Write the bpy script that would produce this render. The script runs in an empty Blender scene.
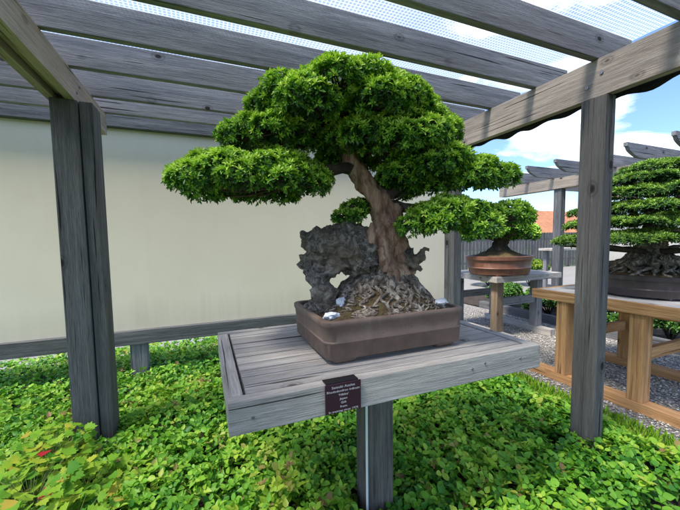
import bpy, bmesh, math, random
import numpy as np
from mathutils import Vector, Matrix, noise
random.seed(7); rng = np.random.default_rng(7)
S = bpy.context.scene; C = S.collection
H = 1.45                                    # camera height

# ------------------------------------------------------------------ camera
FPX, W, HH = 330.0, 680.0, 510.0
YAW, PITCH, ROLL = math.radians(22.2), math.radians(4.0), math.radians(0.85)
cd = bpy.data.cameras.new('camera'); cam = bpy.data.objects.new('camera', cd); C.objects.link(cam)
cd.sensor_width = 36; cd.lens = 36*FPX/W; cd.clip_start = .02; cd.clip_end = 3000
cd.shift_y = 8/680
fwd = Vector((math.sin(YAW)*math.cos(PITCH), math.cos(YAW)*math.cos(PITCH), -math.sin(PITCH)))
rgt = Vector((math.cos(YAW), -math.sin(YAW), 0)); upv = rgt.cross(fwd)
r2 = rgt*math.cos(ROLL) - upv*math.sin(ROLL); u2 = upv*math.cos(ROLL) + rgt*math.sin(ROLL)
M = Matrix((r2, u2, -fwd)).transposed().to_4x4(); M.translation = (0, 0, H)
cam.matrix_world = M; S.camera = cam
def P(px, py, Z):                            # a design aid: picture measure + real distance -> place in metres
    return Vector((0, 0, H)) + fwd*Z + r2*((px-340)/FPX*Z) - u2*((py-263)/FPX*Z)

# ------------------------------------------------------------------ node helpers
def mat_new(name):
    m = bpy.data.materials.new(name); m.use_nodes = True
    nt = m.node_tree; bs = nt.nodes['Principled BSDF']; return m, nt, bs
def N(nt, t, **kw):
    n = nt.nodes.new(t)
    for k, v in kw.items():
        if k in n.inputs: n.inputs[k].default_value = v
        else: setattr(n, k, v)
    return n
def L(nt, a, b): nt.links.new(a, b)
def ramp(nt, fac, stops, interp='LINEAR'):
    r = nt.nodes.new('ShaderNodeValToRGB'); e = r.color_ramp.elements; r.color_ramp.interpolation = interp
    while len(e) < len(stops): e.new(.5)
    for i, (p, c) in enumerate(stops):
        e[i].position = p; e[i].color = (*c, 1) if len(c) == 3 else c
    L(nt, fac, r.inputs[0]); return r.outputs[0]
def mix(nt, a, b, fac, mode='MIX'):
    m = nt.nodes.new('ShaderNodeMix'); m.data_type = 'RGBA'; m.blend_type = mode
    for s, v in ((m.inputs['A'], a), (m.inputs['B'], b), (m.inputs['Factor'], fac)):
        if isinstance(v, (tuple, list)): s.default_value = (*v, 1)
        elif isinstance(v, (int, float)): s.default_value = v
        else: L(nt, v, s)
    return m.outputs['Result']
def coords(nt, scale=(1, 1, 1), rand=True):
    tc = nt.nodes.new('ShaderNodeTexCoord'); v = tc.outputs['Object']
    if rand:
        oi = nt.nodes.new('ShaderNodeObjectInfo'); mu = N(nt, 'ShaderNodeMath', operation='MULTIPLY'); mu.inputs[1].default_value = 53.7
        L(nt, oi.outputs['Random'], mu.inputs[0])
        ad = N(nt, 'ShaderNodeVectorMath', operation='ADD'); L(nt, v, ad.inputs[0]); L(nt, mu.outputs[0], ad.inputs[1]); v = ad.outputs[0]
    mp = nt.nodes.new('ShaderNodeMapping'); mp.inputs['Scale'].default_value = scale; L(nt, v, mp.inputs[0])
    return mp.outputs[0], v
def noise_tex(nt, v, scale, detail=4, rough=.55, dist=0):
    n = N(nt, 'ShaderNodeTexNoise', Scale=scale, Detail=detail, Roughness=rough, Distortion=dist); L(nt, v, n.inputs['Vector']); return n.outputs['Fac']
def bump(nt, bs, h, strength=.4, dist=.01):
    b = N(nt, 'ShaderNodeBump', Strength=strength, Distance=dist); L(nt, h, b.inputs['Height']); L(nt, b.outputs[0], bs.inputs['Normal']); return b

def wood(name, dark, mid, light, axis, knot=(.02, .018, .016), warm=None, warm_amt=0., rough=.85, contrast=1., kscale=5.5):
    m, nt, bs = mat_new(name)
    sc = [1, 1, 1]; sc[axis] = .035
    v, raw = coords(nt, sc)
    # bend the grain gently
    n1 = noise_tex(nt, v, 38, 7, .7, .35)
    n2 = noise_tex(nt, v, 260, 4, .7)
    sc2 = [1, 1, 1]; sc2[axis] = .22
    mp = nt.nodes.new('ShaderNodeMapping'); mp.inputs['Scale'].default_value = sc2; L(nt, raw, mp.inputs[0])
    n3 = noise_tex(nt, mp.outputs[0], 5, 3, .5)
    col = ramp(nt, n1, [(.36, tuple(x*.75 for x in dark)), (.5, mid), (.63, light)])
    col2 = ramp(nt, n2, [(.3, tuple(x*.62 for x in mid)), (.62, tuple(min(1, x*1.18) for x in light))])
    col = mix(nt, col, col2, .5*contrast)
    col = mix(nt, col, ramp(nt, n3, [(.35, (.72, .72, .74)), (.65, (1.12, 1.1, 1.07))]), .8, 'MULTIPLY')
    if warm:
        n4 = noise_tex(nt, mp.outputs[0], 2.3, 2)
        col = mix(nt, col, warm, mix_fac(nt, n4, .5, .68, warm_amt))
    sc3 = [1, 1, 1]; sc3[axis] = .62
    mk = nt.nodes.new('ShaderNodeMapping'); mk.inputs['Scale'].default_value = sc3; L(nt, raw, mk.inputs[0])
    vo = N(nt, 'ShaderNodeTexVoronoi', Scale=kscale, Randomness=1.0); L(nt, mk.outputs[0], vo.inputs['Vector'])
    kn = ramp(nt, vo.outputs['Distance'], [(.05, (1, 1, 1)), (.075, (.6, .6, .6)), (.09, (.1, .1, .1)), (.12, (.4, .4, .4)), (.17, (0, 0, 0))])
    col = mix(nt, col, knot, kn)
    # fine drying cracks
    sc4 = [1, 1, 1]; sc4[axis] = .02
    mc = nt.nodes.new('ShaderNodeMapping'); mc.inputs['Scale'].default_value = sc4; L(nt, raw, mc.inputs[0])
    nc = noise_tex(nt, mc.outputs[0], 60, 2, .5)
    cr = ramp(nt, nc, [(.30, (1, 1, 1)), (.335, (0, 0, 0))])
    col = mix(nt, col, tuple(x*.35 for x in dark), cr)
    L(nt, col, bs.inputs['Base Color']); bs.inputs['Roughness'].default_value = rough
    bs.inputs['Specular IOR Level'].default_value = .25
    hm = N(nt, 'ShaderNodeMath', operation='SUBTRACT'); L(nt, n1, hm.inputs[0]); L(nt, cr, hm.inputs[1])
    h2 = N(nt, 'ShaderNodeMath', operation='ADD'); L(nt, hm.outputs[0], h2.inputs[0]); L(nt, n2, h2.inputs[1])
    bump(nt, bs, h2.outputs[0], .9, .006)
    return m
def mix_fac(nt, n, a, b, amt):
    mr = N(nt, 'ShaderNodeMapRange'); L(nt, n, mr.inputs[0]); mr.inputs[1].default_value = a; mr.inputs[2].default_value = b
    mr.inputs[3].default_value = 0; mr.inputs[4].default_value = amt; return mr.outputs[0]
def woods(name, *a, **k): return [wood(name+'_'+'xyz'[i], *a, axis=i, **k) for i in range(3)]
GREY = woods('weathered_grey_wood', (.09, .093, .103), (.185, .19, .205), (.32, .323, .34), warm=(.2, .175, .155), warm_amt=.25)
DARK = woods('dark_weathered_post', (.032, .034, .037), (.09, .093, .098), (.195, .197, .2), warm=(.13, .11, .09), warm_amt=.3, kscale=4.2)
POSTW = woods('grey_brown_pedestal', (.04, .036, .033), (.105, .095, .086), (.22, .2, .18), warm=(.16, .11, .07), warm_amt=.5)
PALE = woods('pale_tan_beam_wood', (.26, .215, .18), (.38, .325, .28), (.50, .44, .385), warm=(.42, .31, .2), warm_amt=.35)
TABLE = woods('bleached_table_wood', (.22, .2, .18), (.40, .372, .34), (.62, .585, .54), knot=(.1, .08, .07), warm=(.4, .3, .22), warm_amt=.4)
CEDAR = woods('new_cedar_wood', (.38, .18, .07), (.56, .29, .12), (.70, .43, .21), knot=(.16, .07, .03), contrast=.5)
BROWN = woods('orange_brown_aged_wood', (.13, .1, .07), (.24, .17, .11), (.36, .26, .17))
TOPW = woods('sun_bleached_bench_top', (.42, .4, .38), (.55, .53, .5), (.68, .66, .63), knot=(.2, .17, .14))

def simple(name, col, rough=.7, nscale=0, var=.2, bstr=.0, metallic=0, spec=.4):
    m, nt, bs = mat_new(name); bs.inputs['Roughness'].default_value = rough; bs.inputs['Metallic'].default_value = metallic
    bs.inputs['Specular IOR Level'].default_value = spec
    if nscale:
        v, raw = coords(nt); n = noise_tex(nt, v, nscale, 5, .6); nb = noise_tex(nt, v, nscale*.18, 3)
        c = ramp(nt, n, [(.3, tuple(x*(1-var) for x in col)), (.7, tuple(min(1, x*(1+var)) for x in col))])
        c = mix(nt, c, ramp(nt, nb, [(.35, (1-var,)*3), (.65, (1+var*.4,)*3)]), .7, 'MULTIPLY')
        L(nt, c, bs.inputs['Base Color'])
        if bstr: bump(nt, bs, n, bstr, .01)
    else: bs.inputs['Base Color'].default_value = (*col, 1)
    return m
def plaster_mat():
    m, nt, bs = mat_new('cream_plaster'); v, raw = coords(nt); st, _ = coords(nt, (1, 1, .06))
    n = noise_tex(nt, v, 1.1, 5, .6); n2 = noise_tex(nt, st, 9, 5, .6); n3 = noise_tex(nt, v, 90, 3, .6)
    c = ramp(nt, n, [(.3, (.83, .735, .575)), (.7, (.89, .80, .645))])
    c = mix(nt, c, ramp(nt, n2, [(.30, (.88, .86, .80)), (.5, (1, 1, 1))]), .15, 'MULTIPLY')
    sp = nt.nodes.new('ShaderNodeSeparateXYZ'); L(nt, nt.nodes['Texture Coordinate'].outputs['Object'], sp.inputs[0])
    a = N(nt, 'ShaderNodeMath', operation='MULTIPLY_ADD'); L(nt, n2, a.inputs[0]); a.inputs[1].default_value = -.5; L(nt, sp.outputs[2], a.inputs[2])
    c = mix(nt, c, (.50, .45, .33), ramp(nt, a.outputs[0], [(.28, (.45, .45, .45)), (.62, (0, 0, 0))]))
    L(nt, c, bs.inputs['Base Color']); bs.inputs['Roughness'].default_value = .92; bump(nt, bs, n3, .15, .003); return m
plaster = plaster_mat()
def clay_mat(name, col, crust, rough):
    m, nt, bs = mat_new(name); v, raw = coords(nt); st, _ = coords(nt, (1, 1, .25))
    n = noise_tex(nt, v, 9, 6, .65); n2 = noise_tex(nt, st, 14, 6, .7); n3 = noise_tex(nt, v, 120, 2)
    c = ramp(nt, n, [(.3, tuple(x*.72 for x in col)), (.7, tuple(x*1.22 for x in col))])
    c = mix(nt, c, crust, ramp(nt, n2, [(.56, (0, 0, 0)), (.72, (.45, .45, .45))]))
    c = mix(nt, c, tuple(x*.4 for x in col), ramp(nt, n3, [(.66, (0, 0, 0)), (.72, (.6, .6, .6))]))
    L(nt, c, bs.inputs['Base Color']); L(nt, ramp(nt, n2, [(.4, (rough-.12,)*3), (.7, (rough+.2,)*3)]), bs.inputs['Roughness'])
    bump(nt, bs, n, .15, .004); return m
pot_mat = clay_mat('grey_brown_clay', (.165, .112, .088), (.27, .22, .18), .62)
pot_red = clay_mat('red_brown_clay', (.22, .095, .06), (.36, .24, .18), .45)
pot_dark = clay_mat('dark_glazed_clay', (.07, .055, .058), (.2, .17, .17), .42)
white_stone = simple('white_stone', (.72, .74, .8), .7, 30, .18, .5)
plaque_mat = simple('maroon_plaque', (.045, .018, .028), .35, 0)
black_mat = simple('black_metal', (.012, .012, .014), .4, 0)
letter_mat = simple('white_lettering', (.6, .56, .6), .6, 0)
black_cloth = simple('black_cloth', (.018, .018, .02), .9, 60, .3, .3)
white_pl = simple('white_conduit', (.75, .76, .77), .4, 0)
concrete = simple('pale_concrete', (.29, .275, .25), .9, 6, .12, .1)
soil_mat = simple('soil', (.05, .036, .024), .95, 18, .5, .8)
ground_mat = simple('meadow', (.07, .10, .035), .95, 2.5, .35, .3)
steel = simple('bolt_steel', (.3, .3, .32), .45, 0, metallic=.9)
def tiles_mat():
    m, nt, bs = mat_new('terracotta_tiles'); v, raw = coords(nt); n = noise_tex(nt, v, 1.2, 6, .7)
    w = N(nt, 'ShaderNodeTexWave', Scale=1.6, Distortion=.3, bands_direction='Y'); w2 = N(nt, 'ShaderNodeTexWave', Scale=1.6, bands_direction='X'); L(nt, raw, w.inputs['Vector']); L(nt, raw, w2.inputs['Vector'])
    c = ramp(nt, n, [(.3, (.38, .15, .07)), (.7, (.62, .28, .13))]); c = mix(nt, c, ramp(nt, w.outputs['Fac'], [(0, (.5, .5, .5)), (.4, (1, 1, 1))]), .7, 'MULTIPLY'); c = mix(nt, c, ramp(nt, w2.outputs['Fac'], [(0, (.65, .65, .65)), (.4, (1, 1, 1))]), .6, 'MULTIPLY')
    L(nt, c, bs.inputs['Base Color']); bs.inputs['Roughness'].default_value = .85; return m
terracotta = tiles_mat()
hill_mat = simple('hill_scrub', (.14, .2, .2), .95, .02, .3)
shrub_core = simple('shrub_shade', (.012, .022, .008), .95, 0)

def moss_mat():
    m, nt, bs = mat_new('mossy_soil'); v, raw = coords(nt)
    n = noise_tex(nt, v, 60, 6, .72)
    L(nt, ramp(nt, n, [(.3, (.028, .018, .01)), (.46, (.12, .07, .03)), (.56, (.16, .12, .045)), (.62, (.07, .08, .025)), (.72, (.3, .24, .15))]), bs.inputs['Base Color'])
    bs.inputs['Roughness'].default_value = .95; bump(nt, bs, n, 1., .02); return m
moss = moss_mat()
def bark_mat(name, dark, mid, light, scale=16, stretch=.25, bstr=.9):
    m, nt, bs = mat_new(name); v, raw = coords(nt, (1, 1, stretch))
    n = noise_tex(nt, v, scale, 7, .68, .8); n2 = noise_tex(nt, raw, 5, 2)
    c = ramp(nt, n, [(.33, dark), (.5, mid), (.68, light)])
    c = mix(nt, c, ramp(nt, n2, [(.35, (.65, .65, .65)), (.65, (1.15, 1.1, 1.05))]), .8, 'MULTIPLY')
    L(nt, c, bs.inputs['Base Color']); bs.inputs['Roughness'].default_value = .85; bump(nt, bs, n, bstr, .015); return m
bark = bark_mat('red_brown_bark', (.06, .03, .022), (.37, .20, .13), (.74, .52, .39), 20, .16, 1.)
twig_mat = bark_mat('dark_twig_bark', (.025, .018, .014), (.07, .05, .038), (.13, .1, .08))
root_mat = bark_mat('pale_root_bark', (.045, .034, .027), (.20, .16, .125), (.70, .635, .54), 38, .6, 1.)
def rock_mat_():
    m, nt, bs = mat_new('dark_craggy_rock'); v, raw = coords(nt)
    n = noise_tex(nt, v, 18, 8, .72, 1.2)
    vo = N(nt, 'ShaderNodeTexVoronoi', Scale=22, feature='DISTANCE_TO_EDGE'); 
    nn = N(nt, 'ShaderNodeTexNoise', Scale=9, Detail=3); L(nt, v, nn.inputs['Vector'])
    ad = N(nt, 'ShaderNodeVectorMath', operation='ADD'); L(nt, v, ad.inputs[0])
    sc = N(nt, 'ShaderNodeVectorMath', operation='SCALE'); L(nt, nn.outputs['Color'], sc.inputs[0]); sc.inputs['Scale'].default_value = .12
    L(nt, sc.outputs[0], ad.inputs[1]); L(nt, ad.outputs[0], vo.inputs['Vector'])
    c = ramp(nt, n, [(.36, (.018, .014, .011)), (.46, (.10, .082, .068)), (.54, (.23, .195, .165)), (.63, (.56, .50, .42))])
    n6 = noise_tex(nt, v, 34, 5, .7, 2.5)
    c = mix(nt, c, (.42, .38, .34), ramp(nt, n6, [(.54, (0, 0, 0)), (.60, (.8, .8, .8))]))
    n5 = noise_tex(nt, v, 4, 3)
    c = mix(nt, c, (.30, .22, .15), mix_fac(nt, n5, .42, .62, .7))
    L(nt, c, bs.inputs['Base Color']); bs.inputs['Roughness'].default_value = .7; bump(nt, bs, n, 1., .03); return m
rock_mat = rock_mat_()

def leaf_mat(name, stops, rough=.42, trans=.25, spec=.5):
    m, nt, bs = mat_new(name)
    at = N(nt, 'ShaderNodeAttribute', attribute_name='tint')
    c = ramp(nt, at.outputs['Fac'], stops)
    L(nt, c, bs.inputs['Base Color']); bs.inputs['Roughness'].default_value = rough; bs.inputs['Specular IOR Level'].default_value = spec
    tr = nt.nodes.new('ShaderNodeBsdfTranslucent'); L(nt, mix(nt, c, (1., 1.1, .55), 1., 'MULTIPLY'), tr.inputs['Color'])
    mx = nt.nodes.new('ShaderNodeMixShader'); mx.inputs[0].default_value = trans
    L(nt, bs.outputs[0], mx.inputs[1]); L(nt, tr.outputs[0], mx.inputs[2]); L(nt, mx.outputs[0], nt.nodes['Material Output'].inputs[0])
    return m
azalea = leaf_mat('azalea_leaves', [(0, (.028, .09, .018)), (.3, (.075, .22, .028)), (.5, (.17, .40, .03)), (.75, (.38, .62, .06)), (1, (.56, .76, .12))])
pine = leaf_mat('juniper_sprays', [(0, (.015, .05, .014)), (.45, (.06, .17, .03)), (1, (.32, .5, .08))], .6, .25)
cover = leaf_mat('strawberry_leaves', [(0, (.015, .08, .01)), (.30, (.06, .24, .02)), (.62, (.25, .52, .04)), (.86, (.50, .64, .07)), (.95, (.42, .36, .1)), (1, (.3, .18, .07))], .42, .22, .3)
weed = leaf_mat('yellow_green_leaves', [(0, (.08, .28, .02)), (.5, (.26, .48, .03)), (.8, (.52, .55, .05)), (.9, (.55, .3, .05)), (1, (.5, .02, .03))], .55, .3, .25)
shrubm = leaf_mat('low_shrub_leaves', [(0, (.02, .06, .012)), (.6, (.07, .2, .03)), (1, (.2, .38, .06))], .55, .25)

def gravel_mat():
    m, nt, bs = mat_new('gravel'); v, raw = coords(nt, rand=False)
    vo = N(nt, 'ShaderNodeTexVoronoi', Scale=55); L(nt, raw, vo.inputs['Vector'])
    c = ramp(nt, N_sep(nt, vo.outputs['Color']), [(0, (.2, .185, .165)), (.4, (.36, .33, .29)), (.8, (.54, .5, .44)), (1, (.68, .62, .55))])
    d = ramp(nt, vo.outputs['Distance'], [(.2, (1, 1, 1)), (.75, (.3, .3, .3))])
    c = mix(nt, c, d, .7, 'MULTIPLY')
    L(nt, c, bs.inputs['Base Color']); bs.inputs['Roughness'].default_value = .9
    inv = N(nt, 'ShaderNodeMath', operation='MULTIPLY'); L(nt, vo.outputs['Distance'], inv.inputs[0]); inv.inputs[1].default_value = -1
    bump(nt, bs, inv.outputs[0], 1., .02); return m
def N_sep(nt, c):
    s = nt.nodes.new('ShaderNodeSeparateColor'); L(nt, c, s.inputs[0]); return s.outputs[0]
gravel_m = gravel_mat()
def pebble_mat():
    m, nt, bs = mat_new('pebbles'); at = N(nt, 'ShaderNodeAttribute', attribute_name='tint')
    L(nt, ramp(nt, at.outputs['Fac'], [(0, (.18, .165, .15)), (.4, (.37, .34, .30)), (.75, (.54, .49, .43)), (1, (.74, .69, .62))]), bs.inputs['Base Color']); bs.inputs['Roughness'].default_value = .85; return m
pebble_m = pebble_mat()
def cloth_mat():
    m, nt, bs = mat_new('white_shade_netting')
    tc = nt.nodes.new('ShaderNodeTexCoord'); raw = tc.outputs['Object']
    w1 = N(nt, 'ShaderNodeTexWave', Scale=14, bands_direction='X'); w2 = N(nt, 'ShaderNodeTexWave', Scale=14, bands_direction='Y')
    L(nt, raw, w1.inputs['Vector']); L(nt, raw, w2.inputs['Vector'])
    mx = N(nt, 'ShaderNodeMath', operation='MAXIMUM'); L(nt, w1.outputs['Fac'], mx.inputs[0]); L(nt, w2.outputs['Fac'], mx.inputs[1])
    nb = noise_tex(nt, raw, 1.3, 2)
    base = mix_fac(nt, nb, .3, .7, .14)
    mr = N(nt, 'ShaderNodeMapRange'); L(nt, mx.outputs[0], mr.inputs[0]); mr.inputs[1].default_value = .55; mr.inputs[2].default_value = 1; mr.inputs[3].default_value = .10; mr.inputs[4].default_value = .56
    ad = N(nt, 'ShaderNodeMath', operation='ADD'); L(nt, mr.outputs[0], ad.inputs[0]); L(nt, base, ad.inputs[1])
    df = nt.nodes.new('ShaderNodeBsdfDiffuse'); df.inputs[0].default_value = (.85, .87, .9, 1)
    tl = nt.nodes.new('ShaderNodeBsdfTranslucent'); tl.inputs[0].default_value = (.88, .9, .93, 1)
    m1 = nt.nodes.new('ShaderNodeMixShader'); m1.inputs[0].default_value = .7; L(nt, df.outputs[0], m1.inputs[1]); L(nt, tl.outputs[0], m1.inputs[2])
    tp = nt.nodes.new('ShaderNodeBsdfTransparent'); m2 = nt.nodes.new('ShaderNodeMixShader')
    L(nt, ad.outputs[0], m2.inputs[0]); L(nt, tp.outputs[0], m2.inputs[1]); L(nt, m1.outputs[0], m2.inputs[2])
    L(nt, m2.outputs[0], nt.nodes['Material Output'].inputs[0]); return m
net_mat = cloth_mat()

# ------------------------------------------------------------------ object helpers
def thing(name, loc, label, cat, group=None):
    o = bpy.data.objects.new(name, None); C.objects.link(o); o.location = loc; o.empty_display_size = .1
    o['label'] = label; o['category'] = cat
    if group: o['group'] = group
    return o
def tag(o, label=None, cat=None, group=None, kind=None):
    for k, v in (('label', label), ('category', cat), ('group', group), ('kind', kind)):
        if v: o[k] = v
    return o
def root_loc(p):
    v = Vector((0, 0, 0))
    while p is not None: v = v + p.location; p = p.parent
    return v
def link(name, me, mat, parent=None, loc=(0, 0, 0)):
    o = bpy.data.objects.new(name, me); C.objects.link(o); o.parent = parent; o.location = loc
    if mat and not me.materials: me.materials.append(mat)
    return o
def from_bm(name, bm, mat, parent=None, smooth=False, loc=None):
    """bm verts are in world metres; they are rebased on the thing (or on loc)"""
    base = root_loc(parent) if parent is not None else Vector(loc or (0, 0, 0))
    bmesh.ops.translate(bm, verts=bm.verts, vec=-base)
    me = bpy.data.meshes.new(name); bm.to_mesh(me); bm.free()
    if smooth:
        for p in me.polygons: p.use_smooth = True
    return link(name, me, mat, parent, (0, 0, 0) if parent is not None else base)
def bm_box(bm, a, b, bev=.003):
    t = bmesh.new(); r = bmesh.ops.create_cube(t, size=1)
    a = Vector(a); b = Vector(b); c = (a+b)/2; s = b-a
    for v in t.verts: v.co = Vector((v.co.x*s.x, v.co.y*s.y, v.co.z*s.z)) + c
    if bev: bmesh.ops.bevel(t, geom=t.edges[:], offset=bev, segments=2, affect='EDGES', profile=.7)
    me = bpy.data.meshes.new('t'); t.to_mesh(me); t.free(); bm.from_mesh(me); bpy.data.meshes.remove(me)
def board(name, a, b, mats, parent=None, bev=.004, axis=None):
    s = [abs(b[i]-a[i]) for i in range(3)]; ax = axis if axis is not None else s.index(max(s))
    bm = bmesh.new(); bm_box(bm, a, b, bev)
    return from_bm(name, bm, mats[ax] if isinstance(mats, list) else mats, parent)
def bm_prism(bm, pts, off, bev=0):
    """pts: a loop of 3D points, off: extrusion vector"""
    v0 = [bm.verts.new(p) for p in pts]; v1 = [bm.verts.new(Vector(p)+Vector(off)) for p in pts]; n = len(pts)
    bm.faces.new(v0); bm.faces.new(v1[::-1])
    for i in range(n): bm.faces.new((v0[i], v1[i], v1[(i+1) % n], v0[(i+1) % n]))
    bmesh.ops.recalc_face_normals(bm, faces=bm.faces)
def cr_path(pts, rad, steps):
    out = []; n = len(pts)
    for i in range(n-1):
        p0, p1, p2, p3 = pts[max(i-1, 0)], pts[i], pts[i+1], pts[min(i+2, n-1)]
        for k in range(steps):
            t = k/steps
            p = .5*((2*p1)+(p2-p0)*t+(2*p0-5*p1+4*p2-p3)*t*t+(3*p1-p0-3*p2+p3)*t**3)
            out.append((p, rad[i]*(1-t)+rad[i+1]*t))
    out.append((pts[-1], rad[-1])); return out
def bm_tube(bm, pts, rad, seg=10, steps=4, nz=0., nf=8., flute=0., fl_n=5, caps=True):
    path = cr_path([Vector(p) for p in pts], rad, steps)
    rings = []; ref = Vector((.31, .17, .93)).normalized()
    for i, (p, r) in enumerate(path):
        a = path[max(i-1, 0)][0]; b = path[min(i+1, len(path)-1)][0]; t = (b-a)
        t = t.normalized() if t.length > 1e-7 else Vector((0, 0, 1))
        x = t.cross(ref)
        if x.length < .1: x = t.cross(Vector((1, 0, 0)))
        x.normalize(); ref_ = x.cross(t).normalized(); ref = ref_; y = t.cross(x)
        ring = []
        for k in range(seg):
            an = 2*math.pi*k/seg; d = x*math.cos(an)+y*math.sin(an)
            rr = r*(1+flute*math.sin(fl_n*an+i*.35))
            q = p+d*rr
            if nz: q = q + d*nz*r*noise.noise(q*nf) + d*nz*.5*r*noise.noise(q*nf*2.7)
            ring.append(bm.verts.new(q))
        rings.append(ring)
    for a, b in zip(rings, rings[1:]):
        for k in range(seg): bm.faces.new((a[k], a[(k+1) % seg], b[(k+1) % seg], b[k]))
    if caps:
        bm.faces.new(rings[0][::-1]); bm.faces.new(rings[-1])
def copy_tree(o, parent=None):
    c = o.copy(); C.objects.link(c); c.parent = parent
    for ch in list(o.children): copy_tree(ch, c)
    return c

# ------------------------------------------------------------------ leaves in bulk
T_LEAF = (np.array([[0, 0, 0], [-.5, .38, .12], [-.36, .75, .08], [0, 1, -.04], [.36, .75, .08], [.5, .38, .12]]), [(0, 5, 4, 3), (0, 3, 2, 1)])
T_ROUND = (np.array([[0, 0, 0], [-.36, .16, .1], [-.5, .5, .13], [-.34, .84, .08], [0, 1, -.06], [.34, .84, .08], [.5, .5, .13], [.36, .16, .1], [0, .5, .0]]),
           [(0, 7, 6, 8), (8, 6, 5, 4), (0, 8, 2, 1), (8, 4, 3, 2)])
T_OVATE = (np.array([[0, 0, 0], [-.30, .14, .09], [-.44, .38, .13], [-.26, .72, .07], [0, 1.08, -.12], [.26, .72, .07], [.44, .38, .13], [.30, .14, .09], [0, .45, -.02]]), T_ROUND[1])
def _lobed():
    pts = [(0, 0)]; 
    spec = [(-.42, .12), (-.62, .2), (-.5, .34), (-.62, .55), (-.36, .56), (-.3, .8), (-.16, .74), (0, 1), (.16, .74), (.3, .8), (.36, .56), (.62, .55), (.5, .34), (.62, .2), (.42, .12)]
    v = [[0, 0, 0]] + [[x, y, abs(x)*.25-.05*y] for x, y in spec] + [[0, .45, .0]]
    f = []; c = len(v)-1; ring = list(range(len(v)-1))
    for i in range(len(ring)): f.append((c, ring[(i+1) % len(ring)], ring[i]))
    return np.array(v, float), f
T_LOBED = _lobed()
def unit(a): return a/np.maximum(np.linalg.norm(a, axis=1, keepdims=True), 1e-9)
def leaves_mesh(name, pos, d, nrm, length, width, tint, tmpl=T_LEAF, smooth=True):
    tv, tf = tmpl; n = len(pos); k = len(tv)
    d = unit(d); x = unit(np.cross(d, nrm)); z = np.cross(x, d)
    ln = length[:, None, None]
    V = pos[:, None, :] + ln*(x[:, None, :]*(tv[None, :, 0, None]*width) + d[:, None, :]*tv[None, :, 1, None] + z[:, None, :]*tv[None, :, 2, None])
    V = V.reshape(-1, 3)
    sizes = np.tile([len(f) for f in tf], n); flat = np.concatenate([f for f in tf])
    loops = (flat[None, :] + (np.arange(n)*k)[:, None]).reshape(-1)
    me = bpy.data.meshes.new(name)
    me.vertices.add(len(V)); me.vertices.foreach_set('co', V.astype(np.float32).ravel())
    me.loops.add(len(loops)); me.loops.foreach_set('vertex_index', loops.astype(np.int32))
    me.polygons.add(len(sizes)); st = np.concatenate([[0], np.cumsum(sizes)[:-1]])
    me.polygons.foreach_set('loop_start', st.astype(np.int32))
    me.update(calc_edges=True)
    if smooth: me.polygons.foreach_set('use_smooth', np.ones(len(sizes), bool))
    at = me.attributes.new('tint', 'FLOAT', 'POINT'); at.data.foreach_set('value', np.repeat(tint, k).astype(np.float32))
    return me
def rosettes(c, ax, k, L0, L1, width, t_in=.75, t_out=.25, spread=(25, 85), tvar=.16, tbias=None, tmpl=T_LEAF):
    """c (n,3) centres, ax (n,3) axes -> arrays of leaves"""
    n = len(c); ax = unit(ax); a = unit(np.cross(ax, rng.normal(size=(n, 3)))); b = np.cross(ax, a)
    idx = np.arange(k); th = idx*2.4; fr = idx/(k-1) if k > 1 else np.zeros(1)
    ph = np.radians(spread[0]+(spread[1]-spread[0])*fr)[None, :] + rng.normal(0, .14, (n, k))
    th = th[None, :] + rng.uniform(0, 6.28, (n, 1)) + rng.normal(0, .2, (n, k))
    rad = a[:, None]*np.cos(th)[..., None] + b[:, None]*np.sin(th)[..., None]
    d = ax[:, None]*np.cos(ph)[..., None] + rad*np.sin(ph)[..., None]
    nr = ax[:, None]*np.sin(ph)[..., None] - rad*np.cos(ph)[..., None] + rng.normal(0, .15, (n, k, 3))
    ln = rng.uniform(L0, L1, (n, k))*(.75+.3*fr)[None, :]
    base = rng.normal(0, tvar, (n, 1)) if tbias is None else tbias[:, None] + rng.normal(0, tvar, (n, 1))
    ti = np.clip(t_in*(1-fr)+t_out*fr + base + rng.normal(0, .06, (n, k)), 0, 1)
    pos = np.repeat(c[:, None], k, 1) + d*.003
    return pos.reshape(-1, 3), d.reshape(-1, 3), nr.reshape(-1, 3), ln.reshape(-1), ti.reshape(-1)
def clump_points(lobes, dens, shell=.25, under=-.35):
    """points on the outside of a union of flattened lobes; returns pts, normals, height factor"""
    cs = np.array([l[0] for l in lobes]); rs = np.array([l[1] for l in lobes]); P_, N_, Hf, Dp = [], [], [], []
    for i in range(len(lobes)):
        rx, ry, rz = rs[i]; area = 4*math.pi*((rx*ry)**1.6/3+(rx*rz)**1.6/3+(ry*rz)**1.6/3)**(1/1.6)
        n = int(area*dens); v = unit(rng.normal(size=(n, 3)))
        v = v[v[:, 2] > under + rng.normal(0, .12, len(v))]
        dep = 1-shell*rng.random(len(v))**1.6
        p = cs[i]+v*rs[i]*dep[:, None]; nn = unit(v/rs[i])
        keep = np.ones(len(p), bool)
        for j in range(len(lobes)):
            if j != i: keep &= (((p-cs[j])/rs[j])**2).sum(1) > .62
        P_.append(p[keep]); N_.append(nn[keep]); Hf.append((v[keep][:, 2])); Dp.append(dep[keep])
    return np.concatenate(P_), np.concatenate(N_), np.concatenate(Hf), np.concatenate(Dp)
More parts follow.
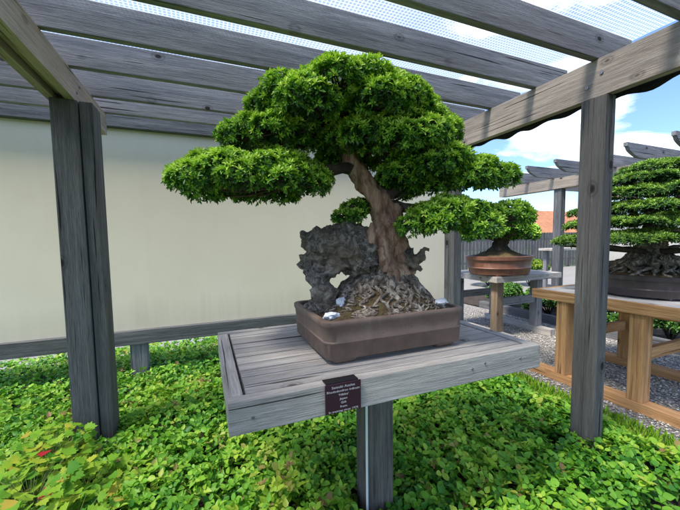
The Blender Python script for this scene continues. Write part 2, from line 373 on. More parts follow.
def pad_lobes(center, rx, ry, rz, n, lr, flat=.62):
    """lobes spread over a flattened dome"""
    out = []; c = np.array(center); tries = 0
    while len(out) < n and tries < 5000:
        tries += 1
        a = rng.uniform(0, 2*math.pi); r = math.sqrt(rng.random())*.92
        x, y = math.cos(a)*r, math.sin(a)*r
        z = math.sqrt(max(0, 1-r*r))
        rr = lr*rng.uniform(.75, 1.2)
        p = c+np.array([x*(rx-rr*.7), y*(ry-rr*.7), (z*(rz-rr*flat*.8))*rng.uniform(.72, 1.02)])
        if all(np.linalg.norm((p-q[0])*[1, 1, 1.3]) > lr*.62 for q in out):
            out.append((p, np.array([rr, rr, rr*flat])))
    return out
def foliage(name, lobes, parent, mat, dens, k=9, L0=.018, L1=.029, width=.38, up=.6, shell=.3, under=-.35, t_in=1.08, t_out=.5):
    p, n, hf, dp = clump_points(lobes, dens, shell, under)
    ax = n + np.array([0, 0, up]) + rng.normal(0, .22, n.shape)
    tb = np.where(hf > .05, .08, -.26) + (dp-1)*1.9  # light painted into tint: tops lighter, undersides darker; inner older leaves darker
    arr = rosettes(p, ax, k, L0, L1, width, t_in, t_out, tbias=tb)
    base = np.array(root_loc(parent))
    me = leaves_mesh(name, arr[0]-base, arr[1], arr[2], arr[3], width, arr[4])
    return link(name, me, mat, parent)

# ================================================================== THE SETTING
def sheet(name, x0, y0, x1, y1, z, mat, nx=1, ny=1, wob=0):
    bm = bmesh.new()
    g = [[bm.verts.new((x0+(x1-x0)*i/nx, y0+(y1-y0)*j/ny, z+(noise.noise(Vector((i*.7, j*.7, z)))*wob if wob else 0))) for i in range(nx+1)] for j in range(ny+1)]
    for j in range(ny):
        for i in range(nx): bm.faces.new((g[j][i], g[j][i+1], g[j+1][i+1], g[j+1][i]))
    o = from_bm(name, bm, mat); return tag(o, kind='structure')
sheet('ground', -900, -900, 900, 900, -.03, ground_mat)
sheet('planting_bed', -6, -2, 2.75, 4.8, .012, soil_mat)
sheet('gravel_path', 2.75, -2, 5.25, 12, .004, gravel_m)
sheet('concrete_path', -8, 4.8, 2.75, 12, .0, concrete)
sheet('concrete_path', 6.6, 3.6, 30, 10.6, .0, concrete)
sheet('lawn', 3.4, 8.2, 6.6, 10.4, .012, ground_mat)
sheet('soil_bed', 5.3, -1, 6.6, 12, .008, soil_mat)
# far hills
bm = bmesh.new(); prev = None
for i in range(61):
    a = math.radians(-40+i*3); R0 = 420
    hgt = 24+14*noise.noise(Vector((i*.21, 3.3, 0)))+5*noise.noise(Vector((i*.7, 1.3, 0)))
    if i: pass
    q = [bm.verts.new((math.sin(a)*r, math.cos(a)*r, h)) for r, h in ((R0-60, -2), (R0, hgt*.75), (R0+80, hgt), (R0+220, -2))]
    if prev:
        for k in range(3): bm.faces.new((prev[k], q[k], q[k+1], prev[k+1]))
    prev = q
tag(from_bm('hills', bm, hill_mat, smooth=True), kind='structure')

# ================================================================== MAIN PERGOLA
ZB, ZT = H+.9, H+1.07
pg = thing('pergola', (.7, 1.9, 0), 'grey timber pergola roof of slanting rafters and white netting over the bonsai table', 'pergola')
def notched_post(name, x0, x1, y0, y1, z0, z1, parent, mats, groove=None):
    bm = bmesh.new()
    if groove == 'front':      # two boards laminated with a groove between them
        xm = x0+(x1-x0)*.66
        bm_box(bm, (x0, y0, z0), (xm-.003, y1, z1), .006); bm_box(bm, (xm+.003, y0+.012, z0), (x1, y1-.004, z1), .006)
    else:
        ym = y0+(y1-y0)*.5
        bm_box(bm, (x0, y0, z0), (x1, ym-.002, z1), .006); bm_box(bm, (x0+.007, ym+.002, z0), (x1-.002, y1, z1), .006)
    return from_bm(name, bm, mats[2], parent)
notched_post('post', -.85, -.63, 2.60, 2.79, 0, ZB, pg, DARK, 'front')
p1 = notched_post('post', 2.235, 2.325, 1.262, 1.412, 0, H+.843, pg, DARK, 'side')
notched_post('post', 2.24, 2.33, 2.55, 2.70, 0, H+.843, pg, DARK, 'side')
notched_post('post', 2.24, 2.33, -1.4, -1.25, 0, H+.843, pg, DARK, 'side')
notched_post('post', -.85, -.63, -1.4, -1.21, 0, ZB, pg, DARK, 'front')
bm = bmesh.new()
bm_box(bm, (-.872, -2, ZB), (-.825, 3.345, ZT), .004); bm_box(bm, (-.815, -2, ZB+.035), (-.777, 3.33, ZT-.003), .004); bm_box(bm, (-.767, -2, ZB), (-.717, 3.345, ZT), .004)
from_bm('beam', bm, PALE[1], pg)
b2 = board('beam', (2.245, -2, H+.845), (2.302, 3.36, ZT), PALE, pg)
raf = [3.32, 2.98, 2.545, 2.15, 1.75, 1.345, .94, .53, .12, -.3, -.72, -1.14, -1.6, -1.95]
r0 = board('rafter', (-4.2, -.022, ZT+.002), (2.58, .022, ZT+.174), GREY, pg)
for i, y in enumerate(raf):
    o = r0 if i == 0 else r0.copy()
    if i: C.objects.link(o); o.parent = pg
    o.location = (random.uniform(-.004, .004), y, random.uniform(0, .003))
# bolts on the beams
for (x, y, z, dx) in ((2.243, 1.30, H+.98, -1), (2.243, 1.38, H+.92, -1), (2.243, 2.6, H+.97, -1), (-.715, 2.64, ZB+.06, 1), (-.715, 2.70, ZB+.12, 1)):
    bm = bmesh.new(); bmesh.ops.create_cone(bm, cap_ends=True, segments=12, radius1=.011, radius2=.009, depth=.008, matrix=Matrix.Translation((x, y, z)) @ Matrix.Rotation(math.pi/2, 4, 'Y'))
    from_bm('bolt', bm, steel, pg)
# netting on the rafters, slightly sagging
bm = bmesh.new(); nx, ny = 40, 60; g = []
for j in range(ny+1):
    row = []
    for i in range(nx+1):
        x = -4.2+6.8*i/nx; y = -2+5.4*j/ny
        row.append(bm.verts.new((x, y, ZT+.181+.006*noise.noise(Vector((x*2, y*5, 0))))))
    g.append(row)
for j in range(ny):
    for i in range(nx): bm.faces.new((g[j][i], g[j][i+1], g[j+1][i+1], g[j+1][i]))
from_bm('shade_netting', bm, net_mat, pg, smooth=True)
# black hem of the netting hanging outside the right beam
bm = bmesh.new(); prev = None
for i in range(181):
    y = -1.9+5.15*i/180
    sag = .008*math.sin(y*9.)+.010*math.sin(y*26+1)+.012*noise.noise(Vector((y*6, 0, 0)))
    xo = 2.34+.012*math.sin(y*13)
    q = [bm.verts.new(v) for v in ((xo, y, H+.905), (xo+.006, y, H+.85+sag*.5), (xo+.012, y, H+.83+sag), (xo+.020, y, H+.84+sag), (xo+.02, y, H+.905))]
    if prev:
        for k in range(4): bm.faces.new((prev[k], prev[k+1], q[k+1], q[k]))
        bm.faces.new((prev[4], prev[0], q[0], q[4]))
    prev = q
from_bm('netting_hem', bm, black_cloth, pg, smooth=True)

# ================================================================== GARDEN WALL
wl = thing('garden_wall', (-1, 3.95, 0), 'long cream plaster wall panel framed in dark timber, raised above the green bed', 'wall')
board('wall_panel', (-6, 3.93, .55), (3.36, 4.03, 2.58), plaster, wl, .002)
board('bottom_rail', (-6, 3.88, .405), (3.42, 4.07, .549), DARK, wl)
board('top_board', (-6, 3.86, 2.581), (3.42, 4.09, 2.80), DARK, wl)
for x in (-3.9, -.68, 1.55, 3.36):
    board('post', (x-.075, 3.9, 0), (x+.075, 4.05, .404), GREY, wl)
board('post', (3.362, 3.92, .55), (3.45, 4.04, 2.58), DARK, wl)

# ================================================================== BONSAI TABLE
TZ = H-.5
tb = thing('display_table', (.75, 1.47, 0), 'bleached slatted timber table on a single post under the large rock-clasping bonsai', 'table')
X0, X1, Y0, Y1 = .046, 1.43, 1.045, 1.92
board('frame_board', (X0, Y0, TZ-.108), (X1, Y0+.045, TZ), TABLE, tb, .004)
board('frame_board', (X0, Y1-.045, TZ-.108), (X1, Y1, TZ), TABLE, tb, .004)
board('frame_board', (X0, Y0+.047, TZ-.108), (X0+.05, Y1-.047, TZ-.001), TABLE, tb, .004)
board('frame_board', (X1-.05, Y0+.047, TZ-.108), (X1, Y1-.047, TZ-.001), TABLE, tb, .004)
bm = bmesh.new(); n = 11; y = Y0+.05; sw = (Y1-Y0-.1)/n
for i in range(n):
    dz = random.uniform(-.002, .001)
    bm_box(bm, (X0+.060, y+.0035, TZ-.022), (X1-.062, y+sw-.0035, TZ-.001+dz), .003); y += sw
from_bm('slats', bm, TABLE[0], tb)
board('gap_shade_board', (X0+.051, Y0+.046, TZ-.03), (X1-.051, Y1-.046, TZ-.024), DARK, tb, 0)  # dark sheet added below the slats so their gaps read as deep shade
for xx in (X0+.2, .60, .90, X1-.2): board('cross_batten', (xx-.04, Y0+.05, TZ-.075), (xx+.04, Y1-.05, TZ-.031), GREY, tb)
board('pedestal', (.685, 1.35, 0), (.82, 1.49, TZ-.076), POSTW, tb, .006)
bm = bmesh.new(); bm_tube(bm, [(.672, 1.345, 0), (.672, 1.345, .4), (.674, 1.345, .83)], [.006]*3, 8)
from_bm('conduit', bm, white_pl, tb, True)
for (x, z) in ((1.30, TZ-.045), (1.02, TZ-.05), (1.09, TZ-.035), (.12, TZ-.06)):
    bm = bmesh.new(); bmesh.ops.create_cone(bm, cap_ends=True, segments=10, radius1=.006, radius2=.005, depth=.004, matrix=Matrix.Translation((x, Y0-.001, z)) @ Matrix.Rotation(math.pi/2, 4, 'X'))
    from_bm('screw', bm, steel, tb)

# plaque hooked on the front board
def front_x(px, y):  # world x where the sight line of a picture column meets a plane y
    u = (px-340)/FPX; return y*(math.sin(YAW)+u*math.cos(YAW))/(math.cos(YAW)-u*math.sin(YAW))
pxa, pxb = front_x(322, Y0), front_x(358.5, Y0)
pq = thing('name_plaque', ((pxa+pxb)/2, Y0, TZ-.05), 'small maroon plaque with white lettering clipped on the table front', 'plaque')
bm = bmesh.new(); bm_box(bm, (pxa, Y0-.009, TZ-.102), (pxb, Y0-.004, TZ+.002), .001)
from_bm('plate', bm, plaque_mat, pq)
bm = bmesh.new(); bm_box(bm, (pxa+.004, Y0-.004, TZ+.0015), (pxb-.008, Y0+.035, TZ+.006), .001); from_bm('clip', bm, black_mat, pq)
lines = [('Satsuki Azalea', .0125), ('Rhododendron indicum', .0115), ("'Nikko'", .011), ('Japan', .011), ('Gift', .011), ('from', .011), ('In training since 1975', .0105)]
zz = TZ-.014
for txt, sz in lines:
    cu = bpy.data.curves.new('lettering', 'FONT'); cu.body = txt; cu.size = sz; cu.align_x = 'CENTER'; cu.extrude = .0002; cu.resolution_u = 2
    to = bpy.data.objects.new('tmp', cu); C.objects.link(to)
    bpy.context.view_layer.update()
    me = bpy.data.meshes.new_from_object(to.evaluated_get(bpy.context.evaluated_depsgraph_get())); bpy.data.objects.remove(to)
    w = max(v.co.x for v in me.vertices)-min(v.co.x for v in me.vertices); k = min(1.25, (pxb-pxa)*.92/w)
    me.transform(Matrix.Scale(k, 4, (1, 0, 0))); me.transform(Matrix.Rotation(math.pi/2, 4, 'X'))
    me.transform(Matrix.Translation((0, -.0095, zz-pq.location.z))); me.materials.clear()
    link('lettering', me, letter_mat, pq); zz -= .0142

# ================================================================== POTS
def rrect(hw, hd, r, n=7):
    out = []
    for cx, cy, a0 in ((hw-r, hd-r, 0), (-hw+r, hd-r, 90), (-hw+r, -hd+r, 180), (hw-r, -hd+r, 270)):
        for i in range(n):
            a = math.radians(a0+90*i/(n-1)); out.append((cx+r*math.cos(a), cy+r*math.sin(a)))
    return out
def bm_loft(bm, cx, cy, prof, close=True):
    rings = []
    for z, hw, hd, r in prof: rings.append([bm.verts.new((cx+x, cy+y, z)) for x, y in rrect(hw, hd, min(r, hw, hd))])
    for a, b in zip(rings, rings[1:]):
        for k in range(len(a)): bm.faces.new((a[k], a[(k+1) % len(a)], b[(k+1) % len(a)], b[k]))
    if close: bm.faces.new(rings[0][::-1]); bm.faces.new(rings[-1])
def make_pot(parent, cx, cy, z, hw, hd, h, r, mat, band=.4, foot=.014):
    bm = bmesh.new(); z0 = z+foot
    lp = .012
    prof = [(z0, hw*.945, hd*.94, r*.8), (z0+.005, hw*.962, hd*.955, r*.85), (z0+h*band-.004, hw*.972, hd*.967, r*.9), (z0+h*band-.002, hw*.978, hd*.974, r*.9), (z0+h*band+.003, hw*.978, hd*.974, r*.9), (z0+h*band+.006, hw*.969, hd*.963, r*.9),
            (z0+h-.03, hw*.984, hd*.980, r*.95), (z0+h-.026, hw*.993, hd*.992, r), (z0+h-.015, hw*1., hd*1., r), (z0+h-.004, hw, hd, r), (z0+h, hw-.004, hd-.004, r), (z0+h, hw-.022, hd-.022, r*.85), (z0+h-.006, hw-.026, hd-.026, r*.8), (z0+h-.05, hw-.03, hd-.03, r*.8)]
    bm_loft(bm, cx, cy, prof)
    o = from_bm('pot', bm, mat, parent, True)
    md = o.modifiers.new('e', 'EDGE_SPLIT'); md.split_angle = math.radians(50)
    for sx in (-1, 1):
        for sy in (-1, 1):
            bm = bmesh.new(); bx, by = cx+sx*hw*.72, cy+sy*hd*.74
            bm_loft(bm, bx, by, [(z, .05, .035, .02), (z+foot, .06, .045, .022)]); f = from_bm('foot', bm, mat, o, True)
    return o, z0+h
def height_mound(cx, cy, z, hw, hd, r, fn, mat, parent, name='soil', n=46):
    bm = bmesh.new(); g = []
    for j in range(n+1):
        row = []
        for i in range(n+1):
            x = -1+2*i/n; y = -1+2*j/n
            m = max(abs(x), abs(y)); k = 1-(.0 if r < .1 else .0)
            if r >= .1:   # squircle map
                X = x*math.sqrt(1-y*y/2); Y = y*math.sqrt(1-x*x/2)
            else: X, Y = x, y
            wx, wy = cx+X*hw, cy+Y*hd
            row.append(bm.verts.new((wx, wy, z+fn(wx, wy, m))))
        g.append(row)
    for j in range(n):
        for i in range(n): bm.faces.new((g[j][i], g[j][i+1], g[j+1][i+1], g[j+1][i]))
    return from_bm(name, bm, mat, parent, True)

# ================================================================== THE MAIN BONSAI
PX0, PX1, PY0, PY1 = .415, 1.118, 1.18, 1.70
pcx, pcy = (PX0+PX1)/2, (PY0+PY1)/2
bt = thing('bonsai', (pcx, pcy, TZ), 'large spreading azalea bonsai with twisted red trunk and dark rock in a grey-brown pot', 'bonsai')
pot, prim = make_pot(bt, pcx, pcy, TZ, (PX1-PX0)/2, (PY1-PY0)/2, .160, .05, pot_mat, .44, .02)
tbase = P(388, 300, 1.66)
mc = Vector((tbase.x, 1.47, 0))
print('trunk base', tbase, 'pot rim', prim)
def mound(x, y, m):
    d = math.hypot((x-mc.x)/.33, (y-mc.y)/.25)
    hgt = .17*max(0, 1-d)**.9*(1+.2*math.sin(3*d)) + .012
    return hgt*(1-m**6)+.014*noise.noise(Vector((x*22, y*22, 0)))*(1-m**4) + .03*(1-m**2)-.014
height_mound(pcx, pcy, prim-.012, (PX1-PX0)/2-.024, (PY1-PY0)/2-.024, .02, mound, moss, bt, n=80)
def mz(x, y):
    m = max(abs((x-pcx)/((PX1-PX0)/2-.024)), abs((y-pcy)/((PY1-PY0)/2-.024))); m = min(m, 1)
    return prim-.012+mound(x, y, m)
# trunk
TR = [(388, 296, 1.665), (388, 272, 1.665), (387, 248, 1.66), (388, 228, 1.66), (384, 210, 1.655), (374, 193, 1.65), (361, 176, 1.645), (352, 162, 1.64), (346, 142, 1.63), (349, 118, 1.63), (352, 92, 1.63)]
TRR = [.118, .094, .084, .080, .076, .050, .045, .042, .034, .024, .014]
tp = [P(*q) for q in TR]
bm = bmesh.new(); bm_tube(bm, tp, TRR, 28, 8, .38, 16, .10, 5)
# burls and folds
for (a, b, ra) in (((372, 262, 1.63), (372, 236, 1.60), .04), ((400, 262, 1.62), (398, 228, 1.6), .038), ((386, 272, 1.58), (384, 240, 1.585), .04), ((408, 275, 1.65), (403, 245, 1.66), .04)):
    A, B = P(*a), P(*b); bm_tube(bm, [A, (A+B)/2, B, B+(B-A)*.5], [ra*1.0, ra*.95, ra*.7, ra*.2], 12, 6, .6, 26)
trunk = from_bm('trunk', bm, bark, bt, True)
BR = [  # branches of the tree
    ([(380, 205, 1.65), (410, 208, 1.62), (440, 214, 1.56), (475, 222, 1.54), (515, 226, 1.60)], [.03, .022, .017, .012, .005]),
    ([(384, 200, 1.65), (402, 186, 1.68), (435, 178, 1.68), (480, 172, 1.65), (505, 172, 1.63)], [.03, .024, .018, .012, .005]),
    ([(356, 168, 1.64), (330, 170, 1.58), (295, 180, 1.52), (250, 186, 1.48), (200, 188, 1.45)], [.03, .026, .02, .014, .005]),
    ([(346, 142, 1.63), (320, 138, 1.6), (285, 136, 1.58), (250, 134, 1.55)], [.024, .02, .013, .005]),
    ([(348, 150, 1.63), (375, 140, 1.66), (405, 128, 1.66), (435, 118, 1.64)], [.026, .02, .014, .006]),
    ([(349, 122, 1.63), (325, 110, 1.6), (300, 102, 1.56), (275, 96, 1.55)], [.022, .016, .011, .005]),
    ([(350, 115, 1.63), (375, 98, 1.6), (400, 90, 1.58), (425, 92, 1.56)], [.022, .016, .011, .005]),
    ([(350, 128, 1.63), (350, 122, 1.74), (355, 112, 1.88), (360, 105, 1.98)], [.022, .018, .012, .005]),
    ([(348, 125, 1.63), (345, 120, 1.5), (342, 108, 1.38)], [.02, .013, .005]),
    ([(372, 192, 1.65), (366, 190, 1.8), (362, 180, 1.95)], [.025, .016, .006]),
]
for pts, rr in BR:
    bm = bmesh.new(); bm_tube(bm, [P(*q) for q in pts], rr, 10, 5, .4, 30); from_bm('branch', bm, twig_mat, trunk, True)
# dead stub on the right of the trunk
bm = bmesh.new()
bm_tube(bm, [P(396, 252, 1.64), P(410, 259, 1.62), P(419, 258, 1.61), P(424, 250, 1.61), P(429, 250, 1.61)], [.05, .04, .028, .013, .008], 12, 6, .8, 40)
bm_tube(bm, [P(408, 262, 1.62), P(416, 266, 1.61), P(421, 271, 1.61)], [.03, .022, .008], 10, 5, .8, 40)
from_bm('dead_stub', bm, rock_mat, trunk, True)
# roots spilling over the mound
bm = bmesh.new()
for i in range(64):
    a = 2*math.pi*i/64+random.uniform(-.06, .06); pts = []; rad = []
    ln = random.uniform(.85, 1.3); r0_ = random.uniform(.007, .016); ph = random.uniform(0, 6.28); fr = random.uniform(14, 26)
    for k in range(14):
        t = k/13; d = .28+t*(ln-.28)
        aa = a+.10*math.sin(fr*t+ph)*(1.1-t*.4)
        x = mc.x+math.cos(aa)*d*.27; y = mc.y+math.sin(aa)*d*.21
        x = min(max(x, PX0+.04), PX1-.04); y = min(max(y, PY0+.04), PY1-.04)
        pts.append(Vector((x, y, mz(x, y)+r0_*(.6 if t < .85 else -.4)))); rad.append(r0_*(1.15-.7*t))
    bm_tube(bm, pts, rad, 7, 3, .5, 50)
for i in range(10):      # thick buttress roots
    a = 2*math.pi*i/10+.3; pts = [tp[1]+Vector((0, 0, .03))]
    for t in (.35, .6, .85, 1.05):
        x = mc.x+math.cos(a+.25*math.sin(5*t+i))*t*.25; y = mc.y+math.sin(a+.25*math.sin(5*t+i))*t*.19
        x = min(max(x, PX0+.04), PX1-.04); y = min(max(y, PY0+.04), PY1-.04)
        pts.append(Vector((x, y, mz(x, y)+.004)))
    bm_tube(bm, pts, [.05, .034, .024, .016, .006], 10, 5, .6, 35)
for i in range(260):     # thin pale squiggling surface roots
    a = random.uniform(0, 6.283); pts = []; rad = []; d0 = random.uniform(.35, 1.35); ln = random.uniform(.2, .4); r0_ = random.uniform(.003, .0065); ph = random.uniform(0, 6.28)
    for k in range(12):
        t = k/11; d = d0+t*ln; aa = a+(.13+.03*math.sin(i))*math.sin(15*t+ph)/(.5+d)
        x = mc.x+math.cos(aa)*d*.27; y = mc.y+math.sin(aa)*d*.21
        x = min(max(x, PX0+.045), PX1-.045); y = min(max(y, PY0+.045), PY1-.045)
        pts.append(Vector((x, y, mz(x, y)+r0_*.9+(.006 if d < .8 else 0)))); rad.append(r0_*(1.1-.5*t))
    bm_tube(bm, pts, rad, 6, 2, .3, 60)
from_bm('surface_roots', bm, root_mat, trunk, True)
# the craggy dark rock arching over to the trunk
bm = bmesh.new()
for pts, rr in (
    ([(323, 316, 1.58), (324, 300, 1.58), (321, 284, 1.59), (314, 268, 1.60), (310, 252, 1.60)], [.10, .072, .052, .062, .06]),
    ([(303, 240, 1.60), (316, 244, 1.60), (336, 246, 1.60), (358, 252, 1.61), (378, 256, 1.63)], [.035, .075, .092, .085, .06]),
    ([(322, 232, 1.60), (344, 230, 1.62), (366, 236, 1.64), (380, 246, 1.64)], [.03, .05, .045, .03]),
    ([(300, 238, 1.58), (312, 236, 1.57), (326, 232, 1.58)], [.02, .03, .03]),
    ([(388, 262, 1.62), (370, 266, 1.60), (355, 272, 1.59), (343, 276, 1.59)], [.045, .038, .024, .010]),
    ([(342, 260, 1.57), (334, 268, 1.57), (324, 276, 1.57)], [.055, .05, .04]),
    ([(352, 252, 1.55), (362, 262, 1.56), (374, 268, 1.58)], [.05, .05, .04]),
    ([(335, 314, 1.60), (342, 304, 1.60), (348, 298, 1.62)], [.06, .04, .012]),
    ([(312, 312, 1.58), (316, 300, 1.58), (318, 290, 1.58)], [.05, .035, .02])):
    bm_tube(bm, [P(*q) for q in pts], rr, 16, 6)
rock = from_bm('rock', bm, rock_mat, bt, True)
rm = rock.modifiers.new('r', 'REMESH'); rm.mode = 'VOXEL'; rm.voxel_size = .0048
bpy.context.view_layer.update()
me = bpy.data.meshes.new_from_object(rock.evaluated_get(bpy.context.evaluated_depsgraph_get())); rock.modifiers.clear()
co = [v.co.copy() for v in me.vertices]; nr = [v.normal.copy() for v in me.vertices]
for i, v in enumerate(me.vertices):
    p = co[i]
    a = noise.ridged_multi_fractal(p*11, .9, 2.1, 5, 1.0, 2.0, noise_basis='PERLIN_ORIGINAL')
    b = noise.voronoi(Vector((p.x*14, p.y*14, p.z*20+p.x*8)))[0]; st = noise.noise(Vector((p.x*18, p.y*18, p.z*60+p.x*25)))
    v.co = p+nr[i]*(.018*(a-1.1)+.02*noise.noise(p*9)-.03*max(0, .32-(b[1]-b[0]))+.007*st-.010*abs(noise.noise(p*42)))
for p in me.polygons: p.use_smooth = True
rock.data = me; me.materials.clear(); me.materials.append(rock_mat)

# foliage pads (each a part of the tree)
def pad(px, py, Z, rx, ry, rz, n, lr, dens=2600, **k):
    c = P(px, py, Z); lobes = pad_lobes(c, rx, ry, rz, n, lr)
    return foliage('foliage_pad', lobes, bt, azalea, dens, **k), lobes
pads = []
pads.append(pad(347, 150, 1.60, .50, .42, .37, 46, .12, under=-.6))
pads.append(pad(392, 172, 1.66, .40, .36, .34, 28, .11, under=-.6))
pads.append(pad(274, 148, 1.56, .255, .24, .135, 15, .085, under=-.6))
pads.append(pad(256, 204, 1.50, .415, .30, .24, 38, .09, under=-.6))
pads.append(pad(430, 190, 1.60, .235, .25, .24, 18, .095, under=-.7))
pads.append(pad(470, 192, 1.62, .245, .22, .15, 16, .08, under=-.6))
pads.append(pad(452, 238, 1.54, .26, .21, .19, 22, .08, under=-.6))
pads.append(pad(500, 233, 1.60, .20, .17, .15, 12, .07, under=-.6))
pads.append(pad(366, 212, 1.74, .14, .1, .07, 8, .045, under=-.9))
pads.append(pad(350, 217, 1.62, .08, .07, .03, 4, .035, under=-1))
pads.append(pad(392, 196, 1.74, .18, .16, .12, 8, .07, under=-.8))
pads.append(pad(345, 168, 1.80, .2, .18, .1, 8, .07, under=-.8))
# twigs feeding the pads
for (o, lobes), org in zip(pads, [(349, 125, 1.63), (380, 150, 1.66), (285, 136, 1.58), (290, 182, 1.52), (410, 150, 1.66), (455, 178, 1.66), (430, 216, 1.58), (460, 220, 1.56), (368, 205, 1.68), (352, 205, 1.64), (385, 200, 1.66), (352, 160, 1.68)]):
    A = P(*org); bm = bmesh.new()
    for l, r in lobes:
        B = Vector(l); mid = (A+B)/2+Vector((random.uniform(-.02, .02), random.uniform(-.02, .02), -.03*(B-A).length/.3))
        bm_tube(bm, [A, mid, B+Vector((0, 0, -.01))], [.009, .006, .003], 6, 3, .4, 40)
        for q in range(5):
            D = B+Vector((random.uniform(-1, 1)*r[0]*.85, random.uniform(-1, 1)*r[1]*.85, random.uniform(-.3, .9)*r[2]))
            bm_tube(bm, [B*.6+mid*.4, (B+D)/2+Vector((0, 0, -.01)), D], [.004, .003, .0015], 5, 2, .4, 60)
    from_bm('twigs', bm, twig_mat, o, True)

# white stones lying in the pot
def stone(px, py, Z, s, label):
    c = P(px, py, Z); bm = bmesh.new(); bmesh.ops.create_icosphere(bm, subdivisions=3, radius=1)
    for v in bm.verts:
        q = v.co.copy(); v.co = c+Vector((q.x*s[0], q.y*s[1], q.z*s[2]))*(1+.45*noise.noise(q*1.6+c*9)+.18*noise.noise(q*4+c*5))
    o = from_bm('stone', bm, white_stone, None, False, c); tag(o, label, 'stone', 'white stones in the pot'); return o
stone(332, 316, 1.40, (.035, .026, .017), 'white stone in front of the dark rock in the pot')
stone(341, 303, 1.52, (.022, .02, .024), 'small bluish white stone standing between the rock foot and the roots')
stone(441, 302, 1.56, (.035, .022, .015), 'white stone in the pot corner beyond the trunk base')

# ================================================================== MIDDLE BENCH AND ITS BONSAI
mb = thing('display_bench', (4.4, 3.8, 0), 'weathered grey trestle bench under the small bonsai in the red-brown pot', 'bench')
BT = .905
board('bench_top', (3.72, 3.38, BT-.085), (5.05, 4.42, BT), TABLE, mb, axis=0)
for x in (3.86, 4.66):
    for y in (3.5, 4.28): board('leg', (x-.06, y-.06, .1), (x+.06, y+.06, BT-.087), BROWN if y < 3.6 and x < 4 else GREY, mb)
    board('foot_runner', (x-.05, 3.22, .005), (x+.05, 4.45, .098), TABLE, mb)
board('stretcher', (3.93, 3.46, .47), (4.59, 3.52, .58), GREY, mb); board('stretcher', (3.93, 4.25, .47), (4.59, 4.31, .58), GREY, mb)
m2 = thing('bonsai', (4.32, 3.86, BT), 'dome-topped bonsai in a red-brown pot on the grey bench behind', 'bonsai')
pc = P(499, 262, 4.95); pc.z = BT
def round_pot(parent, cx, cy, z, rx, ry, h, mat):
    bm = bmesh.new(); prof = [(.0, .86), (.004, .89), (h*.32, .93), (h*.36, .955), (h*.42, .935), (h*.78, .965), (h*.8, 1.), (h*.985, 1.01), (h, 1.), (h, .95), (h*.9, .93)]
    rings = []
    for zz_, s in prof: rings.append([bm.verts.new((cx+math.cos(2*math.pi*k/48)*rx*s, cy+math.sin(2*math.pi*k/48)*ry*s, z+.015+zz_)) for k in range(48)])
    for a, b in zip(rings, rings[1:]):
        for k in range(48): bm.faces.new((a[k], a[(k+1) % 48], b[(k+1) % 48], b[k]))
    bm.faces.new(rings[0][::-1]); bm.faces.new(rings[-1])
    o = from_bm('pot', bm, mat, parent, True); md = o.modifiers.new('e', 'EDGE_SPLIT'); md.split_angle = math.radians(40)
    for sx, sy in ((-1, -1), (1, -1), (-1, 1), (1, 1)):
        bm = bmesh.new(); bm_loft(bm, cx+sx*rx*.52, cy+sy*ry*.52, [(z, .05, .04, .02), (z+.02, .06, .05, .02)]); from_bm('foot', bm, mat, o, True)
    return o
round_pot(m2, pc.x, pc.y, BT, .50, .42, .265, pot_red)
def mnd(cx, cy, rx, ry, h, sd):
    return lambda x, y, m: h*max(0, 1-math.hypot((x-cx)/rx, (y-cy)/ry))**.8*(1+.25*noise.noise(Vector((x*9, y*9, sd)))) + .012*noise.noise(Vector((x*20, y*20, sd)))
height_mound(pc.x, pc.y, BT+.255, .47, .39, .5, mnd(pc.x, pc.y, .4, .34, .16, 1), moss, m2)
bm = bmesh.new(); bm_tube(bm, [pc+Vector((0, 0, .22)), pc+Vector((-.02, 0, .36)), pc+Vector((.03, 0, .5)), pc+Vector((0, 0, .75))], [.2, .12, .09, .04], 18, 6, .6, 8, .1)
for i in range(14):
    a = i/14*6.28; bm_tube(bm, [pc+Vector((math.cos(a)*.06, math.sin(a)*.05, .42)), pc+Vector((math.cos(a)*.2, math.sin(a)*.17, .3)), pc+Vector((math.cos(a+.15)*.37, math.sin(a+.15)*.31, .235))], [.04, .03, .012], 8, 4, .5, 20)
t2 = from_bm('trunk', bm, twig_mat, m2, True)
for i in range(7):
    a = i/7*6.28; bm = bmesh.new(); bm_tube(bm, [pc+Vector((0, 0, .5)), pc+Vector((math.cos(a)*.25, math.sin(a)*.2, .56)), pc+Vector((math.cos(a)*.5, math.sin(a)*.4, .6))], [.03, .02, .008], 8, 4, .4, 20); from_bm('branch', bm, twig_mat, t2, True)
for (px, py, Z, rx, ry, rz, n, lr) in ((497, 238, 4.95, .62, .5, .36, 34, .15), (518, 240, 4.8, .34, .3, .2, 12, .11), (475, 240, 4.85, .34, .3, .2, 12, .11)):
    foliage('foliage_pad', pad_lobes(P(px, py, Z), rx, ry, rz, n, lr), m2, azalea, 800, 8, .04, .06, .45, under=-.6)

